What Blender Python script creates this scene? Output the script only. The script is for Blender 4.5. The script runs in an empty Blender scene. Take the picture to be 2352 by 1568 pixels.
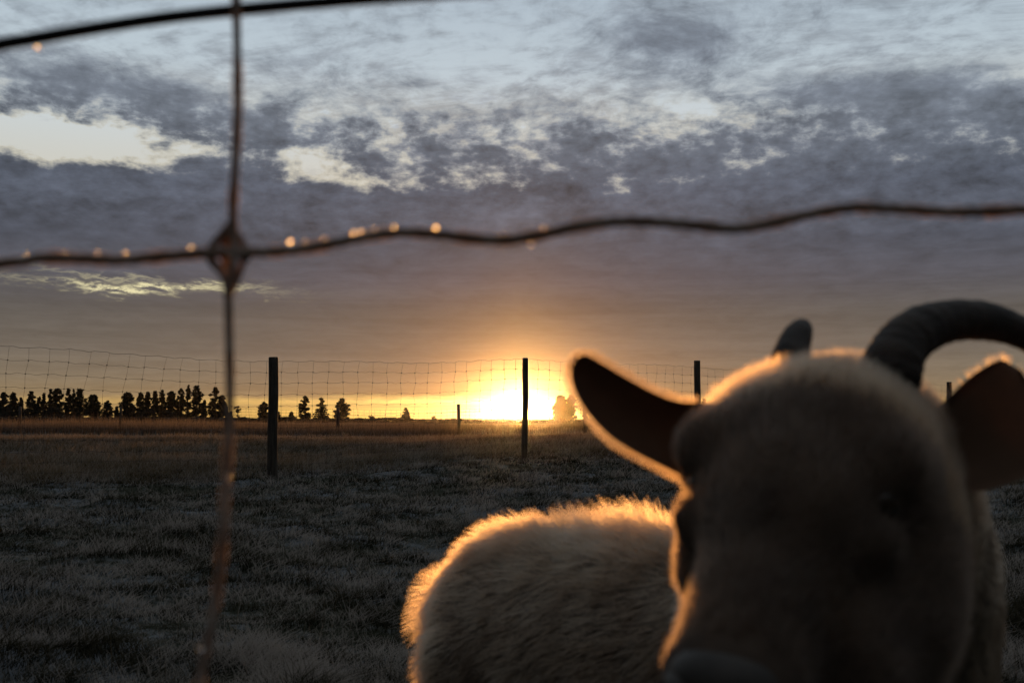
import bpy, bmesh, math, random
import numpy as np
from mathutils import Vector, Matrix

random.seed(7)
rng = np.random.default_rng(11)
R = math.radians
sc = bpy.context.scene
col = sc.collection

# ------------------------------------------------------------------ camera
EYE = 0.70
FPX = 2530.0            # focal length in units of a 2352 wide frame
PITCH = math.atan(182 / FPX)
cam_d = bpy.data.cameras.new("camera")
cam = bpy.data.objects.new("camera", cam_d)
col.objects.link(cam)
sc.camera = cam
cam.location = (0, 0, EYE)
cam.rotation_euler = (math.pi / 2 + PITCH, 0, 0)
cam_d.sensor_width = 36.0
cam_d.lens = 36.0 * FPX / 2352
cam_d.clip_start = 0.02
cam_d.clip_end = 6000
cam_d.dof.use_dof = True
cam_d.dof.focus_distance = 14.0
cam_d.dof.aperture_fstop = 9.4

FW = Vector((0, math.cos(PITCH), math.sin(PITCH)))
UP = Vector((0, -math.sin(PITCH), math.cos(PITCH)))
def ray(px, py):
    return (FW * FPX + Vector((1, 0, 0)) * (px - 1176) + UP * (784 - py)).normalized()
def at(px, py, Y):
    d = ray(px, py)
    return Vector((0, 0, EYE)) + d * (Y / d.y)
def azel(px, py):
    d = ray(px, py)
    return math.degrees(math.atan2(d.x, d.y)), math.degrees(math.asin(d.z))

# ------------------------------------------------------------------ render
sc.view_settings.view_transform = 'Standard'
sc.view_settings.look = 'None'
sc.view_settings.exposure = 0.0
sc.view_settings.gamma = 1.0
sc.render.engine = 'CYCLES'
cy = sc.cycles
cy.use_denoising = True
cy.use_adaptive_sampling = True
cy.adaptive_threshold = 0.01
cy.max_bounces = 6
cy.diffuse_bounces = 3
cy.glossy_bounces = 3
cy.transmission_bounces = 6
cy.transparent_max_bounces = 12
cy.volume_bounces = 0
cy.sample_clamp_direct = 0
cy.sample_clamp_indirect = 60

# ------------------------------------------------------------------ node maths helper
class X:
    tree = None
    def __init__(s, v): s.v = v
    @staticmethod
    def m(op, *a, clamp=False):
        n = X.tree.nodes.new('ShaderNodeMath'); n.operation = op; n.use_clamp = clamp
        for i, q in enumerate(a):
            q = q.v if isinstance(q, X) else q
            if isinstance(q, (int, float)): n.inputs[i].default_value = q
            else: X.tree.links.new(q, n.inputs[i])
        return X(n.outputs[0])
    def __add__(s, o): return X.m('ADD', s, o)
    __radd__ = __add__
    def __sub__(s, o): return X.m('SUBTRACT', s, o)
    def __rsub__(s, o): return X.m('SUBTRACT', o, s)
    def __mul__(s, o): return X.m('MULTIPLY', s, o)
    __rmul__ = __mul__
    def __truediv__(s, o): return X.m('DIVIDE', s, o)
    def __neg__(s): return X.m('MULTIPLY', s, -1.0)
def xexp(a): return X.m('EXPONENT', a)
def smooth(a, lo, hi):
    n = X.tree.nodes.new('ShaderNodeMapRange'); n.interpolation_type = 'SMOOTHSTEP'
    X.tree.links.new(a.v, n.inputs[0]); n.inputs[1].default_value = lo; n.inputs[2].default_value = hi
    return X(n.outputs[0])
def vec(x, y, z):
    n = X.tree.nodes.new('ShaderNodeCombineXYZ')
    for i, q in enumerate((x, y, z)):
        q = q.v if isinstance(q, X) else q
        if isinstance(q, (int, float)): n.inputs[i].default_value = q
        else: X.tree.links.new(q, n.inputs[i])
    return n.outputs[0]
def noise(v, scale, detail=6, rough=0.55, dist=0.0):
    n = X.tree.nodes.new('ShaderNodeTexNoise')
    X.tree.links.new(v, n.inputs['Vector'])
    n.inputs['Scale'].default_value = scale; n.inputs['Detail'].default_value = detail
    n.inputs['Roughness'].default_value = rough; n.inputs['Distortion'].default_value = dist
    return X(n.outputs[0])
def srgb(h):
    c = [int(h[i:i + 2], 16) / 255 for i in (0, 2, 4)]
    return [x / 12.92 if x < .04045 else ((x + .055) / 1.055) ** 2.4 for x in c]
def ramp(fac, stops, interp='LINEAR'):
    n = X.tree.nodes.new('ShaderNodeValToRGB'); X.tree.links.new(fac.v, n.inputs[0])
    cr = n.color_ramp; cr.interpolation = interp
    while len(cr.elements) < len(stops): cr.elements.new(0.5)
    for e, (p, c) in zip(cr.elements, stops):
        e.position = p; e.color = (*(srgb(c) if isinstance(c, str) else c), 1)
    return n.outputs[0]
def mix(f, a, b, mode='MIX'):
    n = X.tree.nodes.new('ShaderNodeMix'); n.data_type = 'RGBA'; n.blend_type = mode
    f = f.v if isinstance(f, X) else f
    if isinstance(f, (int, float)): n.inputs[0].default_value = f
    else: X.tree.links.new(f, n.inputs[0])
    for i, q in ((6, a), (7, b)):
        q = q.v if isinstance(q, X) else q
        if isinstance(q, (tuple, list)): n.inputs[i].default_value = (*q, 1)
        else: X.tree.links.new(q, n.inputs[i])
    return n.outputs[2]

# ------------------------------------------------------------------ sun direction
SUN_AZ, SUN_EL = 0.45, 0.42          # degrees, azimuth clockwise from +Y
sd = Vector((math.sin(R(SUN_AZ)) * math.cos(R(SUN_EL)), math.cos(R(SUN_AZ)) * math.cos(R(SUN_EL)), math.sin(R(SUN_EL))))

# ------------------------------------------------------------------ world: dawn sky with cloud layers
world = bpy.data.worlds.new("World")
sc.world = world
world.use_nodes = True
nt = world.node_tree; X.tree = nt
nt.nodes.clear()
tc = nt.nodes.new('ShaderNodeTexCoord')
sep = nt.nodes.new('ShaderNodeSeparateXYZ'); nt.links.new(tc.outputs['Generated'], sep.inputs[0])
dx, dy, dz = (X(o) for o in sep.outputs)
az = X.m('ARCTAN2', dx, dy) * 57.2958
el = X.m('ARCSINE', dz) * 57.2958
zz = X.m('MAXIMUM', dz, 0.0)
den = zz + 0.13
px_, py_ = dx / den, dy / den
P3 = vec(px_, py_ * 0.8, 0.0)
w1 = noise(P3, 2.3, 3); w2 = noise(vec(px_ + 7.3, py_ * 0.8, 3.0), 2.3, 3)
WP = vec(px_ + (w1 - .5) * 0.28, py_ * 0.85 + (w2 - .5) * 0.34, 0.0)
n_big = noise(WP, 3.2, 8, 0.58)
n_mid = noise(WP, 9.0, 9, 0.62, 0.0)
n_fine = noise(vec(px_ * 1.0 + (w1 - .5) * .2, py_ * 0.7, 5.0), 26.0, 8, 0.66, 0.15)
azw = az + (w1 - .5) * 5.0 + (n_mid - .5) * 1.6
elw = el + (w2 - .5) * 1.6 + (n_mid - .5) * 1.5
def blob(px, py, rx, ry, rot=0.0):
    """soft patch of the sky round one direction; radii in degrees"""
    a0, e0 = azel(px, py)
    u, v = azw - a0, elw - e0
    c, s = math.cos(R(rot)), math.sin(R(rot))
    p = (u * c + v * s) * (1 / rx); q = (v * c - u * s) * (1 / ry)
    return xexp(-(p * p + q * q))
# coverage; puffy layer between about 9 and 15 degrees, finer ripples above it
puff = noise(vec(az * 0.42 + (w1 - .5) * .9, el * 0.72 + (w2 - .5) * .6, 1.0), 1.0, 7, 0.56)
puff2 = noise(vec(az * 1.1 + (w1 - .5) * 1.2, el * 1.9, 6.0), 1.0, 6, 0.58)
wb = smooth(el, 8.0, 10.0) * (1.0 - smooth(el, 14.5, 17.5))
wu = 1.0 - wb * .65
cov = (n_big - .5) * 1.5 + (n_mid - .5) * 1.6 * wu + (n_fine - .5) * 0.8 * wu + wb * ((puff - .5) * 3.0 + (puff2 - .5) * 1.7) + 0.34
for a in [  # x, y, rx, ry, rot, weight
    (240, 215, 7.5, 1.7, -12, .50), (60, 180, 4.5, 1.8, -5, .25), (480, 270, 3.5, .9, -14, .35),
    (1540, 95, 4.2, 1.6, -12, .62), (2010, 235, 7.0, 1.4, -8, .50), (2260, 215, 4.5, 1.6, -10, .45),
    (760, 250, 5.2, 1.5, -6, .26), (690, 315, 3.2, .8, -3, .45), (1030, 200, 4, .5, -10, .25),
    (1500, 350, 12.5, 2.0, -2, .62), (2150, 370, 9.5, 1.9, 2, .60), (930, 380, 3.2, 1.3, 15, .42),
    (300, 420, 10, 1.15, -3, .85), (90, 470, 9.0, 1.4, 0, .7), (600, 460, 5.0, 1.0, 0, .35),
    (150, 325, 6.0, .95, 0, -1.3), (640, 350, 3.5, 1.2, 0, .35), (1480, 440, 11, 1.7, 0, .55), (1900, 200, 5, .8, -5, .3), (800, 410, 3.6, 1.0, -22, -.40), (500, 375, 3.4, .8, -4, .75), (1180, 445, 1.6, .5, 0, -.4),
    (60, 40, 9, 1.3, 0, -.45), (640, 60, 11, 1.7, 0, -.30), (2100, 60, 8, 1.5, 5, -.42),
    (1180, 130, 5, 1.6, 0, -.22), (640, 385, 2.6, .8, -15, -.25), (800, 430, 4.0, .8, -25, -.15),
    (1080, 215, 4.5, 1.2, 0, -.20), (1750, 250, 4, .55, -5, -.35), (930, 290, 4, .6, 10, -.2),
]:
    cov = cov + blob(*a[:5]) * a[5]
low = smooth(el, 12.4, 8.6)                 # solid stratus towards the horizon
low_inv = 1.0 - smooth(el, 10.0, 12.6)
cov = cov + low_inv * 2.2
cloud = smooth(cov, -0.02, 1.12)
eln = el / 90.0
def EN(d): return d / 90.0
clear = ramp(eln, [(EN(0), 'e8a24a'), (EN(4), 'c8a878'), (EN(9), 'd8d0b0'), (EN(12.5), 'c6c6be'),
                   (EN(15), 'c4cdd1'), (EN(18), 'b6c4cd'), (EN(22), 'a8b8c5'), (EN(45), '98a0a6'), (1, '8a9098')])
dark = ramp(eln, [(EN(0), '4e4038'), (EN(1.2), '8c7a5c'), (EN(2.2), '7a7060'), (EN(3.5), '69635c'), (EN(5.5), '585554'), (EN(7.2), '51525c'),
                  (EN(9), '4a4f5c'), (EN(12), '535a68'), (EN(15), '6e7682'), (EN(20), '828c99'), (EN(45), '7c8490'), (1, '747b86')])
hi_el = smooth(el, 5.0, 12.0) * .75 + .25
shade = 1.0 - ((n_mid - .5) * 1.6 * wu + (n_fine - .5) * 0.4 * wu + (n_big - .5) * .9) * hi_el - ((puff - .5) * 1.5 + (puff2 - .5) * 1.1) * wb
darkv = mix(1.0, dark, vec(shade, shade, shade), 'MULTIPLY')
# bright haze streaks inside the low stratus
strk = noise(vec(az * 0.05, el * 1.1, 2.0), 1.0, 6, 0.6, 0.3)
strk2 = noise(vec(az * 0.09 + 4.0, el * 3.2, 8.0), 1.0, 5, 0.6, 0.2)
sbright = 1.0 + (strk - .5) * 0.55 + (strk2 - .5) * 0.30
lowm = smooth(el, 11.0, 8.0)
lowf = 1.0 - smooth(el, 7.0, 10.0)
sb = 1.0 + (sbright - 1.0) * lowf
darkv = mix(1.0, darkv, vec(sb, sb, sb), 'MULTIPLY')
veil_n = noise(vec(px_ * 1.0 + (w2 - .5) * .5, py_ * 1.5 + px_ * .35, 9.0), 12.0, 8, 0.6, 0.0)
veil = smooth((veil_n - .5) * 2.0 + (n_big - .5) * 2.2 + (n_fine - .5) * 0.4 + 0.12 - blob(150, 325, 8, 1.3) * 1.0, -.25, .55) * smooth(el, 11.5, 14.5)
thinc = ramp(eln, [(EN(0), '8c7a5c'), (EN(9), '8f8c88'), (EN(14), '9298a2'), (EN(20), '98a5b0'), (EN(45), '8d959c')])
tb = 1.0 + (veil_n - .5) * -1.1
skyb = mix(veil * .8, clear, mix(1.0, thinc, vec(tb, tb, tb), 'MULTIPLY'))
warm_edge = smooth(cov, .05, .35) * (1.0 - smooth(cov, .4, .75))
skyb = mix(warm_edge * .35 * (1.0 - smooth(el, 14.0, 18.0)), skyb, srgb('d9cfb0'))
skyc = mix(cloud, skyb, darkv)
# glowing slits in the stratus, left
g1 = blob(330, 655, 4.3, .22, -1) * smooth(n_fine + n_mid * .6, .62, .95) * 1.0
g1 = g1 + blob(240, 625, 2.6, .10, -4) * 0.25
skyc = mix(g1 * 1.3, skyc, srgb('e6dcae'))
# Nishita base for the open air
nish = nt.nodes.new('ShaderNodeTexSky'); nish.sky_type = 'NISHITA'; nish.sun_disc = False
nish.sun_elevation = R(SUN_EL); nish.sun_rotation = R(SUN_AZ); nish.altitude = 50
nish_s = mix(1.0, nish.outputs[0], (0.03, 0.03, 0.03), 'MULTIPLY')
skyc = mix(1.0 - cloud * 0.7, skyc, nish_s, 'ADD')
# darker towards the side away from the sunrise
cosaz = dy / X.m('MAXIMUM', X.m('SQRT', dx * dx + dy * dy), 0.001)
away = 0.06 + smooth(cosaz, 0.1, 0.95) * 0.94
zen = smooth(el, 25, 60)
away = X.m('ADD', away * (1.0 - zen), zen * 0.8)
skyc = mix(1.0, skyc, vec(away, away, away), 'MULTIPLY')
# aureole and the lit gap above the horizon
da, de = az - SUN_AZ, el - SUN_EL
th = X.m('SQRT', da * da + de * de + 0.02)
th2 = X.m('SQRT', da * da * 0.16 + de * de * 1.0 + 0.02)
th3 = X.m('SQRT', da * da * 1.6 + de * de * 0.18 + 0.02)
front = smooth(dy, 0.0, 0.3)
def addc(c, fac, rgb):
    return mix(1.0, c, vec(fac * rgb[0], fac * rgb[1], fac * rgb[2]), 'ADD')
hot = srgb('f0a03a')
skyc = addc(skyc, xexp(th2 * -0.85) * front * 0.14, (0.95, 0.48, 0.10))
skyc = addc(skyc, xexp(th * -0.22) * front * 0.08, (0.95, 0.48, 0.12))
skyc = addc(skyc, xexp(th3 * -0.8) * front * 0.30, (1.0, 0.52, 0.10))
edge_n = (n_mid - .5) * 0.35 + (strk - .5) * 0.6
gap = smooth(el + edge_n * .5, -0.1, 0.15) * (1.0 - smooth(el + edge_n, 0.85, 1.40))
gap2 = 1.0 - xexp(-((el - 0.75) / 0.16) * ((el - 0.75) / 0.16)) * 0.45
aw = X.m('ABSOLUTE', da)
gap = gap * gap2 * front
skyc = addc(skyc, gap * xexp(aw * -0.075) * 1.45, (1.0, 0.60, 0.10))
skyc = addc(skyc, gap * xexp(aw * -0.30) * 1.9, (1.0, 0.75, 0.28))
skyc = addc(skyc, xexp(-(da * da * .6 + de * de * 7.0)) * front * 3.0, (1.0, 0.80, 0.42))
bg = nt.nodes.new('ShaderNodeBackground'); nt.links.new(skyc, bg.inputs[0]); bg.inputs[1].default_value = 1.0
wo = nt.nodes.new('ShaderNodeOutputWorld'); nt.links.new(bg.outputs[0], wo.inputs[0])
world.cycles.sampling_method = 'MANUAL'
world.cycles.sample_map_resolution = 1024

# ------------------------------------------------------------------ sun
sl = bpy.data.lights.new("sun", 'SUN'); sun = bpy.data.objects.new("sun", sl); col.objects.link(sun)
sl.energy = 5.0; sl.angle = R(0.53); sl.color = (1.0, 0.45, 0.12)
sun.rotation_euler = (-sd).to_track_quat('-Z', 'Y').to_euler()
sun.location = (0, 40, 30)

# ------------------------------------------------------------------ object helpers
def tag(o, label=None, cat=None, group=None, kind=None):
    if label: o["label"] = label
    if cat: o["category"] = cat
    if group: o["group"] = group
    if kind: o["kind"] = kind
    return o
def link(name, data, parent=None, loc=None):
    o = bpy.data.objects.new(name, data); col.objects.link(o)
    if parent: o.parent = parent
    if loc is not None: o.location = loc
    return o
def empty(name, loc, label, cat, group=None):
    o = link(name, None, loc=loc); o.empty_display_size = .1
    return tag(o, label, cat, group)
def mesh_np(name, verts, faces, mats=(), smooth_=True, mat_idx=None):
    me = bpy.data.meshes.new(name)
    verts = np.asarray(verts, dtype=np.float32)
    if isinstance(faces, np.ndarray):
        k = faces.shape[1]; nf = len(faces)
        me.vertices.add(len(verts)); me.vertices.foreach_set('co', verts.ravel())
        me.loops.add(nf * k); me.loops.foreach_set('vertex_index', faces.ravel().astype(np.int32))
        me.polygons.add(nf); me.polygons.foreach_set('loop_start', np.arange(0, nf * k, k, dtype=np.int32))
        me.polygons.foreach_set('loop_total', np.full(nf, k, dtype=np.int32))
        me.update(calc_edges=True)
    else:
        me.from_pydata([tuple(map(float, v)) for v in verts], [], faces); me.update()
    for m in mats: me.materials.append(m)
    if smooth_: me.polygons.foreach_set('use_smooth', np.ones(len(me.polygons), dtype=bool))
    return me
def tube(pts, rad, n=8, cap=True, wob=None):
    """swept tube; returns verts, faces"""
    pts = [Vector(p) for p in pts]
    if isinstance(rad, (int, float)): rad = [rad] * len(pts)
    V, F = [], []
    t0 = (pts[1] - pts[0]).normalized()
    u = t0.cross(Vector((0, 0, 1)))
    if u.length < .1: u = t0.cross(Vector((0, 1, 0)))
    u.normalize()
    for i, p in enumerate(pts):
        a = pts[max(i - 1, 0)]; b = pts[min(i + 1, len(pts) - 1)]
        t = (b - a).normalized()
        u = (u - t * u.dot(t)).normalized(); w = t.cross(u)
        for k in range(n):
            an = 2 * math.pi * k / n
            r = rad[i] * (1 if wob is None else wob(i, k))
            V.append(p + (u * math.cos(an) + w * math.sin(an)) * r)
    for i in range(len(pts) - 1):
        for k in range(n):
            a = i * n + k; b = i * n + (k + 1) % n
            F.append((a, b, b + n, a + n))
    if cap:
        F.append(tuple(range(n - 1, -1, -1))); F.append(tuple((len(pts) - 1) * n + k for k in range(n)))
    return V, F
class MB:
    def __init__(s): s.V = []; s.F = []
    def add(s, vf):
        o = len(s.V); s.V += vf[0]; s.F += [tuple(i + o for i in f) for f in vf[1]]; return s
    def build(s, name, mat, parent=None, origin=None, smooth_=True):
        V = s.V
        if origin is not None: V = [Vector(v) - Vector(origin) for v in V]
        me = mesh_np(name, V, s.F, [mat], smooth_)
        return link(name, me, parent)
def catmull(P, n):
    P = [Vector(p) for p in P]; out = []
    for i in range(len(P) - 1):
        p0 = P[max(i - 1, 0)]; p1 = P[i]; p2 = P[i + 1]; p3 = P[min(i + 2, len(P) - 1)]
        for k in range(n):
            t = k / n
            out.append(.5 * ((2 * p1) + (p2 - p0) * t + (2 * p0 - 5 * p1 + 4 * p2 - p3) * t * t + (3 * p1 - p0 - 3 * p2 + p3) * t ** 3))
    out.append(P[-1]); return out
# numpy value noise
_tab = rng.random((256, 256))
def vnoise(x, y):
    xi = np.floor(x).astype(int); yi = np.floor(y).astype(int)
    fx = x - xi; fy = y - yi
    fx = fx * fx * (3 - 2 * fx); fy = fy * fy * (3 - 2 * fy)
    a = _tab[xi & 255, yi & 255]; b = _tab[(xi + 1) & 255, yi & 255]
    c = _tab[xi & 255, (yi + 1) & 255]; d = _tab[(xi + 1) & 255, (yi + 1) & 255]
    return (a * (1 - fx) + b * fx) * (1 - fy) + (c * (1 - fx) + d * fx) * fy - .5
def fbm(x, y, o=4):
    s = 0; a = 1.0
    for i in range(o):
        s = s + a * vnoise(x * 2 ** i + 17.3 * i, y * 2 ** i + 9.1 * i); a *= .5
    return s

# ------------------------------------------------------------------ materials
def mat(name):
    m = bpy.data.materials.new(name); m.use_nodes = True
    X.tree = m.node_tree
    b = m.node_tree.nodes['Principled BSDF']
    return m, m.node_tree, b
def objco(nt):
    t = nt.nodes.new('ShaderNodeTexCoord'); return t.outputs['Object']
def simple(name, c1, c2, scale=8, rough=.85, bump=.0, stretch=(1, 1, 1), metallic=0.0):
    m, t, b = mat(name)
    mp = t.nodes.new('ShaderNodeMapping'); t.links.new(objco(t), mp.inputs[0]); mp.inputs['Scale'].default_value = stretch
    n = noise(mp.outputs[0], scale, 6, .6)
    f = smooth(n, .35, .68)
    t.links.new(mix(f, c1, c2), b.inputs['Base Color'])
    b.inputs['Roughness'].default_value = rough
    b.inputs['Metallic'].default_value = metallic
    if bump:
        bp = t.nodes.new('ShaderNodeBump'); bp.inputs['Strength'].default_value = bump; bp.inputs['Distance'].default_value = .01
        t.links.new(n.v, bp.inputs['Height']); t.links.new(bp.outputs[0], b.inputs['Normal'])
    return m
M = {}
M['post'] = simple('weathered_post_wood', (.05, .04, .032), (.12, .10, .08), 30, .9, .6, (1, 1, .12))
M['wire'] = simple('rusty_galvanised_wire', (.26, .15, .10), (.55, .42, .34), 60, .8, .3)
M['net'] = simple('dull_netting_wire', (.05, .035, .028), (.10, .08, .07), 60, .85)
M['cable'] = simple('black_coated_wire', (.010, .009, .009), (.02, .018, .018), 60, .95)
M['trunk'] = simple('tree_bark', (.035, .028, .022), (.07, .055, .042), 4, .95)
M['needles'] = simple('pine_foliage', (.018, .024, .012), (.045, .052, .026), 1.2, .9)
M['bush'] = simple('shrub_foliage', (.025, .024, .014), (.06, .05, .028), 1.2, .9)
M['horn'] = simple('horn_keratin', (.026, .018, .013), (.062, .042, .030), 50, .75, .6)
M['hoof'] = simple('dark_hoof', (.03, .025, .02), (.06, .05, .04), 40, .6)

# ground
m, t, b = mat('frosty_pasture_soil')
oc = objco(t)
n1 = noise(oc, 0.8, 6, .6); n2 = noise(oc, 14, 6, .65)
g = mix(smooth(n2, .35, .7), (.018, .020, .010), (.07, .068, .045))
g2 = mix(smooth(n1 + n2 * .6, .75, .95), g, (.16, .17, .18))
t.links.new(g2, b.inputs['Base Color']); b.inputs['Roughness'].default_value = 1
b.inputs['Specular IOR Level'].default_value = .1
M['ground'] = m

def blade_mat(name, root, tip, frost, frost_amt, trans=.35):
    """grass blade: root colour to tip colour, frost on patches and on the tips, part of the light passes through"""
    m, t, b = mat(name)
    hi = t.nodes.new('ShaderNodeHairInfo')
    inter = X(hi.outputs['Intercept']); rnd = X(hi.outputs['Random'])
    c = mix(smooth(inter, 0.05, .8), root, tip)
    geo = t.nodes.new('ShaderNodeNewGeometry')
    mp = t.nodes.new('ShaderNodeMapping'); t.links.new(geo.outputs['Position'], mp.inputs[0]); mp.inputs['Scale'].default_value = (1, 1.9, .5)
    n = noise(mp.outputs[0], 2.1, 6, .62)
    fr = smooth(inter + (rnd - .5) * .5 + (n - .5) * 4.6, .62 - .3 * frost_amt, 1.25 - .4 * frost_amt) * frost_amt
    c = mix(fr, c, frost)
    d = t.nodes.new('ShaderNodeBsdfDiffuse'); tr = t.nodes.new('ShaderNodeBsdfTranslucent')
    t.links.new(c, d.inputs[0]); t.links.new(c, tr.inputs[0])
    ms = t.nodes.new('ShaderNodeMixShader'); ms.inputs[0].default_value = trans
    t.links.new(d.outputs[0], ms.inputs[1]); t.links.new(tr.outputs[0], ms.inputs[2])
    t.links.new(ms.outputs[0], t.nodes['Material Output'].inputs[0])
    return m
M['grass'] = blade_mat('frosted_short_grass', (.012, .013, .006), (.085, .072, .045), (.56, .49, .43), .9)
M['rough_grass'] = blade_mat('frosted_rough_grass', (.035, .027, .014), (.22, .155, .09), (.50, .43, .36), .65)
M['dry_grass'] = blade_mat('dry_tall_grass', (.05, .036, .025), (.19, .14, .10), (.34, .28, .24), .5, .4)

def fur_mat(name, c_root, c_tip, trans=.5):
    m, t, b = mat(name)
    hi = t.nodes.new('ShaderNodeHairInfo')
    inter = X(hi.outputs['Intercept']); rnd = X(hi.outputs['Random'])
    c = mix(inter, c_root, c_tip)
    v = .75 + rnd * .5
    c = mix(1.0, c, vec(v, v, v), 'MULTIPLY')
    d = t.nodes.new('ShaderNodeBsdfDiffuse'); tr = t.nodes.new('ShaderNodeBsdfTranslucent')
    t.links.new(c, d.inputs[0]); t.links.new(c, tr.inputs[0])
    ms = t.nodes.new('ShaderNodeMixShader'); ms.inputs[0].default_value = trans
    t.links.new(d.outputs[0], ms.inputs[1]); t.links.new(tr.outputs[0], ms.inputs[2])
    t.links.new(ms.outputs[0], t.nodes['Material Output'].inputs[0])
    return m
def coat(name, c1, c2):
    m, t, b = mat(name)
    ph = t.nodes.new('ShaderNodeBsdfHairPrincipled')
    ph.parametrization = 'COLOR'
    hi = t.nodes.new('ShaderNodeHairInfo')
    geo = t.nodes.new('ShaderNodeNewGeometry')
    pt = noise(geo.outputs['Position'], 22, 3, .5)
    t.links.new(mix(X(hi.outputs['Random']) * .5 + smooth(pt, .35, .65) * .5, c1, c2), ph.inputs['Color'])
    ph.inputs['Roughness'].default_value = .35; ph.inputs['Radial Roughness'].default_value = .6
    t.links.new(ph.outputs[0], t.nodes['Material Output'].inputs[0])
    return m
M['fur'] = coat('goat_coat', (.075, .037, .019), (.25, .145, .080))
M['shaded_face_fur'] = coat('goat_shaded_face_coat', (.022, .013, .009), (.080, .048, .031))  # face hair coloured darker than the coat to stand for shade on it
M['frost'] = fur_mat('wire_frost', (.35, .25, .2), (.6, .45, .36), .5)
M['skin'] = simple('goat_skin', (.05, .033, .023), (.10, .068, .046), 26, .95)
m, t, b = mat('goat_ear_skin')
earn = noise(objco(t), 60, 4, .6)
geo = t.nodes.new('ShaderNodeNewGeometry')
b.inputs['Base Color'].default_value = (.15, .08, .045, 1); b.inputs['Roughness'].default_value = .9
tr = t.nodes.new('ShaderNodeBsdfTranslucent'); t.links.new(mix(smooth(earn, .3, .7), (.20, .11, .06), (.36, .21, .12)), tr.inputs[0])
ms = t.nodes.new('ShaderNodeMixShader'); ms.inputs[0].default_value = .16
t.links.new(b.outputs[0], ms.inputs[1]); t.links.new(tr.outputs[0], ms.inputs[2]); t.links.new(ms.outputs[0], t.nodes['Material Output'].inputs[0])
M['ear'] = m
m, t, b = mat('goat_eye'); b.inputs['Base Color'].default_value = (.03, .018, .008, 1); b.inputs['Roughness'].default_value = .12
M['eye'] = m
m, t, b = mat('dew_water'); b.inputs['Base Color'].default_value = (1, 1, 1, 1); b.inputs['Transmission Weight'].default_value = 1
b.inputs['Roughness'].default_value = .28; b.inputs['IOR'].default_value = 1.33
M['dew'] = m

# ------------------------------------------------------------------ terrain
def base_h(x, y):
    """large shape of the land"""
    x = np.asarray(x, float); y = np.asarray(y, float)
    # distance past the fence line (fence runs through (-2.47,11.4) and (2.61,15.5))
    s = (y - 13.55 - 0.807 * (x + 0.0)) / 1.285
    bank = 1 / (1 + np.exp(-(s + 0.1) * 3.5))
    h = 0.0 + 0.012 * np.clip(y, 0, 14) / 14 + 0.17 * np.clip((x + 3.2) / 6.5, 0, 1) * np.clip((y - 5) / 8, 0, 1)
    h = h + 0.10 * bank * (1 - .5 * np.clip((x + 3.2) / 6.5, 0, 1))
    rise = np.exp(-((y - 24) / 6.5) ** 2) * 0.10
    left = np.clip((-x) / 30, 0, 1) * np.clip((y - 15) / 30, 0, 1) * 0.20
    drop = -0.09 * np.clip((y - 27) / 14, 0, 1)
    far = 1 + 0 * x
    return h + rise + left + drop + .05 * np.exp(-((s + .30) / .16) ** 2) * np.clip((y - 4) / 6, 0, 1) * (np.abs(x) < 60)
def micro(x, y):
    a = fbm(x * 1.3, y * 1.9, 3)
    b = np.maximum(fbm(x * 4.2 + 31, y * 6.0, 3), -.15)
    c = np.maximum(fbm(x * 1.9 + 71, y * 3.4, 2), 0)
    fade = np.clip(1.2 - np.abs(y) / 60, 0, 1)
    return (a * 0.05 + b * 0.055 + c * .05) * fade
def ground_h(x, y): return base_h(x, y) + micro(x, y)
nx, ny = 520, 620
u = np.linspace(-1, 1, nx); gx = np.sinh(u * 6.2) / np.sinh(6.2) * 900
v = np.linspace(-.45, 1, ny); gy = np.sinh(v * 5.6) / np.sinh(5.6) * 900
GX, GY = np.meshgrid(gx, gy)
V = np.stack([GX, GY, ground_h(GX, GY)], -1).reshape(-1, 3)
idx = np.arange(nx * ny).reshape(ny, nx)
F = np.stack([idx[:-1, :-1], idx[:-1, 1:], idx[1:, 1:], idx[1:, :-1]], -1).reshape(-1, 4)
ground = link('ground', mesh_np('ground', V, F, [M['ground']]))
tag(ground, 'dark uneven pasture ground with frost running to the horizon', None, None, 'structure')

# ------------------------------------------------------------------ curves (grass and fur)
def hair(name, pos, rad, material, parent=None):
    """pos: (n, k, 3) array, rad: (n, k)"""
    n, k, _ = pos.shape
    hc = bpy.data.hair_curves.new(name)
    hc.add_curves([k] * n)
    hc.position_data.foreach_set('vector', pos.reshape(-1).astype(np.float32))
    at_ = hc.attributes.get('radius') or hc.attributes.new('radius', 'FLOAT', 'POINT')
    at_.data.foreach_set('value', rad.reshape(-1).astype(np.float32))
    hc.materials.append(material)
    return link(name, hc, parent)
def blades(x, y, length, lean, width, k=4, comb=(0, 0), sink=.01):
    n = len(x)
    z = ground_h(x, y) - sink
    an = rng.random(n) * 2 * np.pi
    lx = np.cos(an) * lean + comb[0]; ly = np.sin(an) * lean + comb[1]
    s = np.linspace(0, 1, k)[None, :]
    X_ = x[:, None] + (lx * length)[:, None] * s ** 1.6
    Y_ = y[:, None] + (ly * length)[:, None] * s ** 1.6
    up = np.sqrt(np.clip(1 - .75 * np.clip(lx * lx + ly * ly, 0, 1), .1, 1))
    Z_ = z[:, None] + (length * up)[:, None] * (s - .22 * s * s * np.clip(np.hypot(lx, ly), 0, 1)[:, None])
    pos = np.stack([X_, Y_, Z_], -1)
    rad = width[:, None] * (1 - .85 * s)
    return pos, rad
def scatter(n, y0, y1, spread=.62, power=1.0, extra=1.0):
    t = rng.random(n)
    y = (y0 ** (1 - power) + t * (y1 ** (1 - power) - y0 ** (1 - power))) ** (1 / (1 - power)) if power != 1 else y0 * (y1 / y0) ** t
    x = (rng.random(n) * 2 - 1) * (spread * y + extra)
    return x, y
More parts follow.
